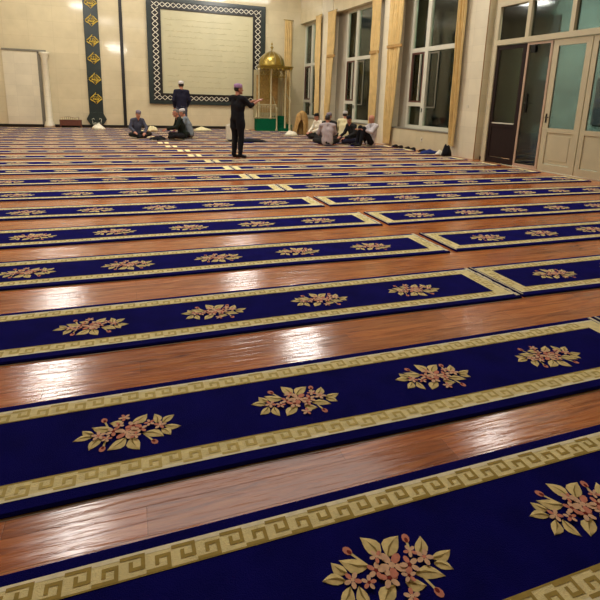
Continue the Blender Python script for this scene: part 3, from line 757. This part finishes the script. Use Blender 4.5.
# ------------------------------------------------------------------ people
dg_tmp = []
def capsule(bm, p0, r0, p1, r1, n=12):
    p0, p1 = Vector(p0), Vector(p1); d = p1-p0; L_ = d.length
    if L_ < 1e-5: d = Vector((0, 0, 1)); L_ = 1e-5
    q = d.to_track_quat('Z', 'Y'); rings = []; m = 4
    for i in range(m): 
        a = -pi/2+pi/2*(i+.5)/m; rings.append((r0*cos(a), r0*sin(a)))
    rings.append((r0, 0)); rings.append((r1, L_))
    for i in range(m):
        a = pi/2*(i+.5)/m; rings.append((r1*cos(a), L_+r1*sin(a)))
    vs = [[bm.verts.new(p0+q @ Vector((r*cos(2*pi*k/n), r*sin(2*pi*k/n), z))) for k in range(n)] for r, z in rings]
    for a, c in zip(vs, vs[1:]):
        for k in range(n): bm.faces.new((a[k], a[(k+1) % n], c[(k+1) % n], c[k]))
    bm.faces.new(vs[0][::-1]); bm.faces.new(vs[-1])
def ellipsoid(bm, c, r, q=None):
    t_ = bmesh.ops.create_uvsphere(bm, u_segments=18, v_segments=12, radius=1)
    mt = Matrix.Translation(c) @ ((q or Quaternion()).to_matrix().to_4x4()) @ Matrix.Diagonal((*r, 1))
    bmesh.ops.transform(bm, matrix=mt, verts=t_['verts'])
def remesh(bm, vox, smooth=2, noise=0, seed=0):
    me = bpy.data.meshes.new('tmp'); bm.to_mesh(me); bm.free()
    o = bpy.data.objects.new('tmp', me); col.objects.link(o)
    m = o.modifiers.new('r', 'REMESH'); m.mode = 'VOXEL'; m.voxel_size = vox
    s = o.modifiers.new('s', 'SMOOTH'); s.factor = .5; s.iterations = smooth
    dg = bpy.context.evaluated_depsgraph_get(); dg.update()
    r = bpy.data.meshes.new_from_object(o.evaluated_get(dg)); bpy.data.objects.remove(o); bpy.data.meshes.remove(me)
    vs = [v.co.copy() for v in r.vertices]; fs = [tuple(p.vertices) for p in r.polygons]; ns = [v.normal.copy() for v in r.vertices]
    bpy.data.meshes.remove(r)
    if noise:
        for i, v in enumerate(vs):
            k = noise*(sin(v.z*34+v.x*13+seed)*.5+sin(v.z*19-v.y*27+v.x*9+seed*2)*.5); vs[i] = v+ns[i]*k
    return vs, fs
def hand(bm, w, d, up, side):
    """palm and five separate, slightly curled fingers; d = forearm direction, up = back of the hand, side = +1 thumb to d x up"""
    d = d.normalized(); x = d.cross(up).normalized(); up = x.cross(d).normalized()
    for k in range(4):
        o = x*(k-1.5)*.021
        capsule(bm, w+o*.6, .013, w+d*.085+o, .0125, 8)
    for k, (l, cv) in enumerate(((.070, .25), (.080, .3), (.074, .36), (.056, .45))):
        o = x*(k-1.5)*.0225*side*-1
        p = w+d*.088+o; a = cv*.35
        p1 = p+(d*cos(a)-up*sin(a))*l*.45; a += cv; p2 = p1+(d*cos(a)-up*sin(a))*l*.32; a += cv; p3 = p2+(d*cos(a)-up*sin(a))*l*.25
        capsule(bm, p, .0092, p1, .0085, 8); capsule(bm, p1, .0085, p2, .008, 8); capsule(bm, p2, .008, p3, .007, 8)
    b0 = w+d*.025+x*side*.030; b1 = b0+(d*.7+x*side*.6-up*.25).normalized()*.042; b2 = b1+(d*.9+x*side*.15-up*.3).normalized()*.032
    capsule(bm, b0, .0125, b1, .0105, 8); capsule(bm, b1, .0105, b2, .008, 8)
def person(label, loc, rotz, J, top='c_dark', legs='c_dark', hair='hair_black', cap=None, head=(0, 0), scale=1, long_top=False, hand_up=(0, 0, 1), bald=False, group=None, collar=None, sleeve=.93):
    V = {k: Vector(v) for k, v in J.items()}
    hq = Quaternion((0, 0, 1), head[0]) @ Quaternion((1, 0, 0), -head[1])
    hc = V['head']
    # --- body: one continuous skin surface
    bm = bmesh.new()
    def torso(bm, g, vest=False):
        pel, che, nk = V['pelvis'], V['chest'], V['neck']
        sx = (V['sR']-V['sL']).normalized()
        fw = Vector((-sx.y, sx.x, 0)) if abs(sx.z) < .8 else Vector((0, 1, 0))
        for s in (-1, 1):
            capsule(bm, pel+sx*s*.062, .100+g, (pel+che)/2+sx*s*.058, .090+g); capsule(bm, (pel+che)/2+sx*s*.058, .090+g, che+sx*s*.075, .098+g)
            capsule(bm, che+sx*s*.075, .098+g, che*.35+V['sR' if s > 0 else 'sL']*.45+nk*.2, .070+g)
            capsule(bm, nk*.85+che*.15, .055+g, V['sR' if s > 0 else 'sL'], .056+g)
        capsule(bm, pel, .10+g, che, .10+g)
    def arm(bm, s, g, hand_=True, end=1.0):
        sh, el, wr = V['s'+s], V['e'+s], V['w'+s]
        capsule(bm, sh, .052+g, el, .040+g); capsule(bm, el, .040+g, el+(wr-el)*end, (.040+(.027-.040)*end)+g)
        if hand_: hand(bm, wr, wr-el, Vector(hand_up), 1 if s == 'R' else -1)
    def leg(bm, s, g, end=1.0):
        hp, kn, an = V['h'+s], V['k'+s], V['a'+s]
        capsule(bm, hp, .084+g, kn, .056+g); capsule(bm, kn, .055+g, kn+(an-kn)*.35, .054+g); capsule(bm, kn+(an-kn)*.35, .054+g, kn+(an-kn)*end, .036+g)
    def foot(bm, s, g):
        an, to = V['a'+s], V['t'+s]
        capsule(bm, an, .036+g, an+(to-an)*.15, .038+g); capsule(bm, an, .036+g, to, .026+g); capsule(bm, an+(to-an)*.5, .036+g, to, .028+g)
    torso(bm, 0)
    capsule(bm, V['neck']-Vector((0, 0, .04)), .058, hc-hq @ Vector((0, .015, .05)), .052)
    ellipsoid(bm, hc+hq @ Vector((0, -.006, .025)), (.076, .094, .092), hq)
    ellipsoid(bm, hc+hq @ Vector((0, .026, -.030)), (.060, .066, .082), hq)
    capsule(bm, hc+hq @ Vector((0, .082, -.085)), .024, hc+hq @ Vector((0, .07, -.075)), .034)          # chin
    capsule(bm, hc+hq @ Vector((0, .092, .022)), .010, hc+hq @ Vector((0, .112, -.018)), .0155)         # nose
    for s in (-1, 1):
        capsule(bm, hc+hq @ Vector((s*.012, .098, -.022)), .010, hc+hq @ Vector((s*.008, .104, -.018)), .011)
        ellipsoid(bm, hc+hq @ Vector((s*.078, -.004, -.004)), (.011, .022, .034), hq)                   # ears
        capsule(bm, hc+hq @ Vector((s*.016, .088, .034)), .011, hc+hq @ Vector((s*.050, .076, .034)), .010)   # brow ridge
    for s in 'LR': arm(bm, s, 0); leg(bm, s, 0); foot(bm, s, 0)
    vs, fs = remesh(bm, .0065)
    b = MB(); b.add(vs, fs, 'skin', True)
    for s in (-1, 1):
        b.ell(hc+hq @ Vector((s*.031, .081, .012)), (.013, .010, .009), 'eye_white', hq, 8, 6)
        b.ell(hc+hq @ Vector((s*.031, .089, .012)), (.006, .004, .006), 'eye_dark', hq, 8, 6)
        b.tube([hc+hq @ Vector((s*.014, .099, .034)), hc+hq @ Vector((s*.032, .096, .040)), hc+hq @ Vector((s*.052, .082, .034))], .005, hair, 5)
    b.tube([hc+hq @ Vector((x, y, -.052)) for x, y in ((-.024, .084), (-.010, .096), (.010, .096), (.024, .084))], .006, 'lip', 5)
    o = b.build('person', loc=(loc[0], loc[1], 0), rotz=rotz, label=label, cat='person', group=group); o.scale = (scale,)*3
    o.location.z = loc[2] if len(loc) > 2 else 0
    # --- clothing follows the body
    bm = bmesh.new(); torso(bm, .020)
    for s in 'LR': arm(bm, s, .017, False, sleeve)
    if long_top:
        for s in 'LR': capsule(bm, V['h'+s], .112, V['h'+s]+(V['k'+s]-V['h'+s])*.38, .108)
    c = MB(); vs, fs = remesh(bm, .013, 2, .006, loc[0]*9); c.add(vs, fs, top, True); c.build('jacket' if top in ('c_black', 'c_navy', 'c_dark', 'c_green') else 'shirt', o)
    bm = bmesh.new(); capsule(bm, V['pelvis']+Vector((-.06, 0, 0)), .112, V['pelvis']+Vector((.06, 0, 0)), .112)
    for s in 'LR': leg(bm, s, .017, .96)
    c = MB(); vs, fs = remesh(bm, .013, 2, .005, loc[0]*5); c.add(vs, fs, legs, True); c.build('trousers', o)
    for s in 'LR':
        bm = bmesh.new(); foot(bm, s, .006); c = MB(); vs, fs = remesh(bm, .010, 1); c.add(vs, fs, 'sock', True); c.build('sock', o)
    if collar:
        c = MB(); n = 16; k0 = V['neck']+Vector((0, .005, .0))
        for j in range(n):
            a0, a1 = 2*pi*j/n, 2*pi*(j+1)/n
            c.quad([k0+Vector((.080*cos(a0), .080*sin(a0), -.02)), k0+Vector((.080*cos(a1), .080*sin(a1), -.02)), k0+Vector((.068*cos(a1), .070*sin(a1), .035)), k0+Vector((.068*cos(a0), .070*sin(a0), .035))], collar)
        c.build('collar', o)
    # hair shell
    if not bald:
        bm = bmesh.new(); bmesh.ops.create_uvsphere(bm, u_segments=24, v_segments=16, radius=1)
        for v in bm.verts: v.co = Vector((v.co.x*.082, v.co.y*.100-.008, v.co.z*.100+.030))
        bmesh.ops.delete(bm, geom=[v for v in bm.verts if (v.co.y > .035 and v.co.z < .078) or v.co.z < -.045 or (v.co.y > .0 and v.co.z < .01)], context='VERTS')
        for v in bm.verts: v.co = hc+hq @ v.co
        c = MB(); c.bm(bm, hair, True); c.build('hair', o)
    if cap:
        c = MB(); prof = [(.087, -.002), (.091, .006), (.092, .045), (.088, .062), (.074, .080), (.045, .092), (.012, .096), (.002, .096)]
        n = 24; vs = []; fs = []
        for r_, z in prof:
            for k in range(n): vs.append(hc+hq @ Vector((r_*.93*cos(2*pi*k/n), r_*1.12*sin(2*pi*k/n)-.006, z+.045)))
        for i in range(len(prof)-1):
            for k in range(n): fs.append((i*n+k, i*n+(k+1) % n, (i+1)*n+(k+1) % n, (i+1)*n+k))
        c.add(vs, fs, cap, True); c.build('cap', o, label={'cap_purple': 'mauve cap', 'cap_white': 'white cap', 'cap_grey': 'grey cap', 'c_black': 'black cap'}[cap])
    return o
def stand(**k):
    J = dict(pelvis=(0, 0, .95), chest=(0, .01, 1.24), neck=(0, .0, 1.46), head=(0, .03, 1.605), sL=(-.185, 0, 1.40), sR=(.185, 0, 1.40), eL=(-.24, -.03, 1.12), eR=(.24, -.03, 1.12), wL=(-.22, .08, .88), wR=(.22, .08, .88),
             hL=(-.09, 0, .90), hR=(.09, 0, .90), kL=(-.095, .02, .49), kR=(.095, .02, .49), aL=(-.095, -.02, .07), aR=(.095, -.02, .07), tL=(-.11, .16, .035), tR=(.11, .16, .035)); J.update(k); return J
def crossleg(lean=0, **k):
    J = dict(pelvis=(0, 0, .13), chest=(0, .04+lean, .44), neck=(0, .09+lean*1.8, .66), head=(0, .14+lean*2.1, .80), sL=(-.18, .07+lean*1.6, .60), sR=(.18, .07+lean*1.6, .60), eL=(-.26, .16+lean, .36), eR=(.26, .16+lean, .36), wL=(-.13, .36+lean, .28), wR=(.13, .36+lean, .28),
             hL=(-.10, .03, .12), hR=(.10, .03, .12), kL=(-.35, .30, .14), kR=(.35, .30, .14), aL=(.02, .42, .065), aR=(-.04, .32, .075), tL=(.16, .40, .05), tR=(-.18, .33, .05)); J.update(k); return J
def kneesup(**k):
    J = dict(pelvis=(0, 0, .13), chest=(0, -.06, .44), neck=(0, -.06, .67), head=(0, -.02, .82), sL=(-.18, -.07, .61), sR=(.18, -.07, .61), eL=(-.24, -.20, .36), eR=(.24, .12, .46), wL=(-.26, -.33, .10), wR=(.13, .34, .50),
             hL=(-.10, .03, .13), hR=(.10, .03, .13), kL=(-.13, .40, .50), kR=(.13, .36, .52), aL=(-.14, .62, .07), aR=(.14, .60, .07), tL=(-.16, .80, .04), tR=(.16, .78, .04)); J.update(k); return J
Z = .023
E_ = -pi/2        # facing +x (right); rot 0 faces +y (the back wall)
person('man standing in a long black suit and mauve cap, arms held out to the right', (2.44, 11.50, 0), E_+.65,
       stand(eR=(.29, .12, 1.24), wR=(.33, .36, 1.36), eL=(-.10, .25, 1.25), wL=(.14, .44, 1.36)), 'c_black', 'c_black', 'hair_black', 'cap_purple', (-.5, 0), 1.0, True, sleeve=.25)
person('man standing with his back turned, blue-black jacket and white cap, near the inscription panel', (1.84, 18.2, .02), .15,
       stand(eL=(-.26, .0, 1.14), eR=(.26, .0, 1.14), wL=(-.19, .14, .92), wR=(.19, .14, .92)), 'c_navy', 'c_grey', 'hair_black', 'cap_white', (0, 0), 1.11)
person('man in blue-grey shirt and cap sitting cross-legged, leftmost of the seated men', (.24, 17.3, Z), pi+.45,
       crossleg(.03, wL=(-.06, .48, .20), eL=(-.25, .28, .34), eR=(.28, .14, .36), wR=(.24, .36, .24)), 'c_grey', 'c_dark', 'hair_grey', 'cap_grey', (0, .3), .97)
person('bare-headed man in black shirt sitting with hands held forward, in the left group', (1.70, 16.65, Z), pi/2+.15,
       crossleg(.03, wL=(-.10, .50, .33), wR=(.12, .46, .30), eL=(-.24, .26, .38)), 'c_green', 'c_black', 'hair_grey', None, (.2, .25), 1.07)
person('man in pale blue-grey shirt and white cap sitting just behind the black-shirted man', (2.02, 17.3, Z), pi/2-.3,
       crossleg(.05), 'c_greyblue', 'c_dark', 'hair_grey', 'cap_white', (0, .25), 1.06)
# group under the windows
person('man in white shirt and dark cap sitting beside the draped brown-gold cloth', (6.83, 17.3, Z), pi/2+.3,
       crossleg(.02, wL=(-.12, .46, .26), wR=(.12, .44, .24)), 'c_white', 'c_dark', 'hair_black', 'c_black', (0, .25), 1.0)
person('man in lilac-grey shirt seen from behind, nearest of the group under the windows', (5.93, 14.35, Z), -.25,
       crossleg(.0), 'c_lilac', 'c_dark', 'hair_black', None, (-.2, .1), 1.05)
person('man in dark jacket and grey cap sitting close behind the lilac-shirted man', (6.58, 15.75, Z), .1+pi*.75,
       crossleg(.0), 'c_dark', 'c_dark', 'hair_black', 'cap_grey', (0, .1), 1.08)
person('man in cream shirt and white cap sitting against the window wall with his back turned', (7.60, 16.8, Z), -.5,
       crossleg(.0), 'c_cream', 'c_dark', 'hair_black', 'cap_white', (0, .1), 1.12)
person('man in dark clothes and black cap leaning forward in the middle of the window group', (7.25, 15.12, Z), pi/2+.25,
       crossleg(.07, wL=(-.14, .55, .22), wR=(.16, .50, .25)), 'c_dark', 'c_navy', 'hair_black', 'c_black', (.3, .2), 1.0)
person('bald man in pale lavender shirt sitting with knees drawn up, right of the window group', (7.36, 14.22, Z), pi/2+.1,
       kneesup(eL=(-.24, .12, .44), wL=(-.15, .32, .50), kL=(-.13, .32, .54), kR=(.13, .28, .56), aL=(-.13, .42, .07), aR=(.13, .38, .07), tL=(-.15, .60, .04), tR=(.15, .56, .04)), 'c_pale', 'c_black', 'hair_grey', None, (0, .15), 1.06, bald=True)

# ------------------------------------------------------------------ lights, world, camera
def area(x, y, sx, sy, power, c=(1, .955, .885), z=ZC-.08):
    l = bpy.data.lights.new('lamp_or_fill', 'AREA'); l.shape = 'RECTANGLE'; l.size = sx; l.size_y = sy; l.energy = power; l.color = c
    o = bpy.data.objects.new('lamp_or_fill', l); col.objects.link(o); o.location = (x, y, z); return o
area(-2.3, 13.6, 1.0, 1.0, 200); area(-2.6, 18.6, 1.2, 1.2, 190); area(5.0, 13.4, 1.0, 1.0, 200); area(4.4, 19.6, 1.2, 1.2, 190)
for q in (area(-1.5, 20.6, 7, .5, 130), area(4.5, 20.6, 5, .5, 95)): q.rotation_euler = (R(62), 0, 0)      # unseen lights added to brighten the back wall
q = area(6.4, 13.5, .5, 8, 100); q.rotation_euler = (0, R(-62), 0)  # likewise added, tilted to brighten the right wall
area(-1.2, 8.0, .8, .8, 80); area(7.9, 8.0, .6, .6, 70); area(1.2, 17, 6, 5, 50); area(2.0, 7.5, 6, 4, 230)  # the last two, broad ones are fill added to lift the hall
for q in (area(-.55, 13.7, .9, .09, 16, z=4.22), area(-.35, 14.2, .9, .09, 16, z=3.95)): q.rotation_euler = (R(70), 0, 0)
for s_, z_ in ((-2.2, 4.25), (2.2, 5.3), (7.2, 5.3)):  # unseen point lights added to brighten the posts behind the glass
    l = bpy.data.lights.new('post_fill', 'POINT'); l.energy = 160; l.shadow_soft_size = .1; l.color = (.92, 1, .86)
    o = bpy.data.objects.new('post_fill', l); col.objects.link(o); o.location = wp(s_, -.95, z_)
l = bpy.data.lights.new('facade_fill', 'AREA'); l.size = 8; l.energy = 7000; l.color = (.9, 1, .88); l.shape = 'SQUARE'  # large unseen light added so the facade shows through the windows
o = bpy.data.objects.new('facade_fill', l); col.objects.link(o); p = wp(4, -3.5, 6.5); o.location = p; o.rotation_euler = (0, R(-50), WANG+pi/2)
o.rotation_euler = (wp(4, -9, 2)-p).to_track_quat('-Z', 'Y').to_euler()
w = bpy.data.worlds.new('night'); scene.world = w; w.use_nodes = True
w.node_tree.nodes['Background'].inputs['Color'].default_value = (.10, .13, .12, 1); w.node_tree.nodes['Background'].inputs['Strength'].default_value = .25

YAW, PIT, ROL, F, PPY, H = -.3405, .2254, .0305, 486., 212., 1.4
f = Vector((-sin(YAW)*cos(PIT), cos(YAW)*cos(PIT), -sin(PIT))); r = Vector((cos(YAW), sin(YAW), 0)); u = r.cross(f)
r2 = r*cos(ROL)+u*sin(ROL); u2 = -r*sin(ROL)+u*cos(ROL)
cd = bpy.data.cameras.new('camera'); cam = bpy.data.objects.new('camera', cd); col.objects.link(cam); scene.camera = cam
cam.matrix_world = Matrix(((r2.x, u2.x, -f.x, 0), (r2.y, u2.y, -f.y, 0), (r2.z, u2.z, -f.z, H), (0, 0, 0, 1)))
cd.sensor_fit = 'HORIZONTAL'; cd.sensor_width = 36; cd.lens = F/600*36; cd.shift_y = -(300-PPY)/600; cd.clip_start = .05; cd.clip_end = 200
scene.view_settings.view_transform = 'Standard'; scene.view_settings.look = 'None'
scene.cycles.use_denoising = True
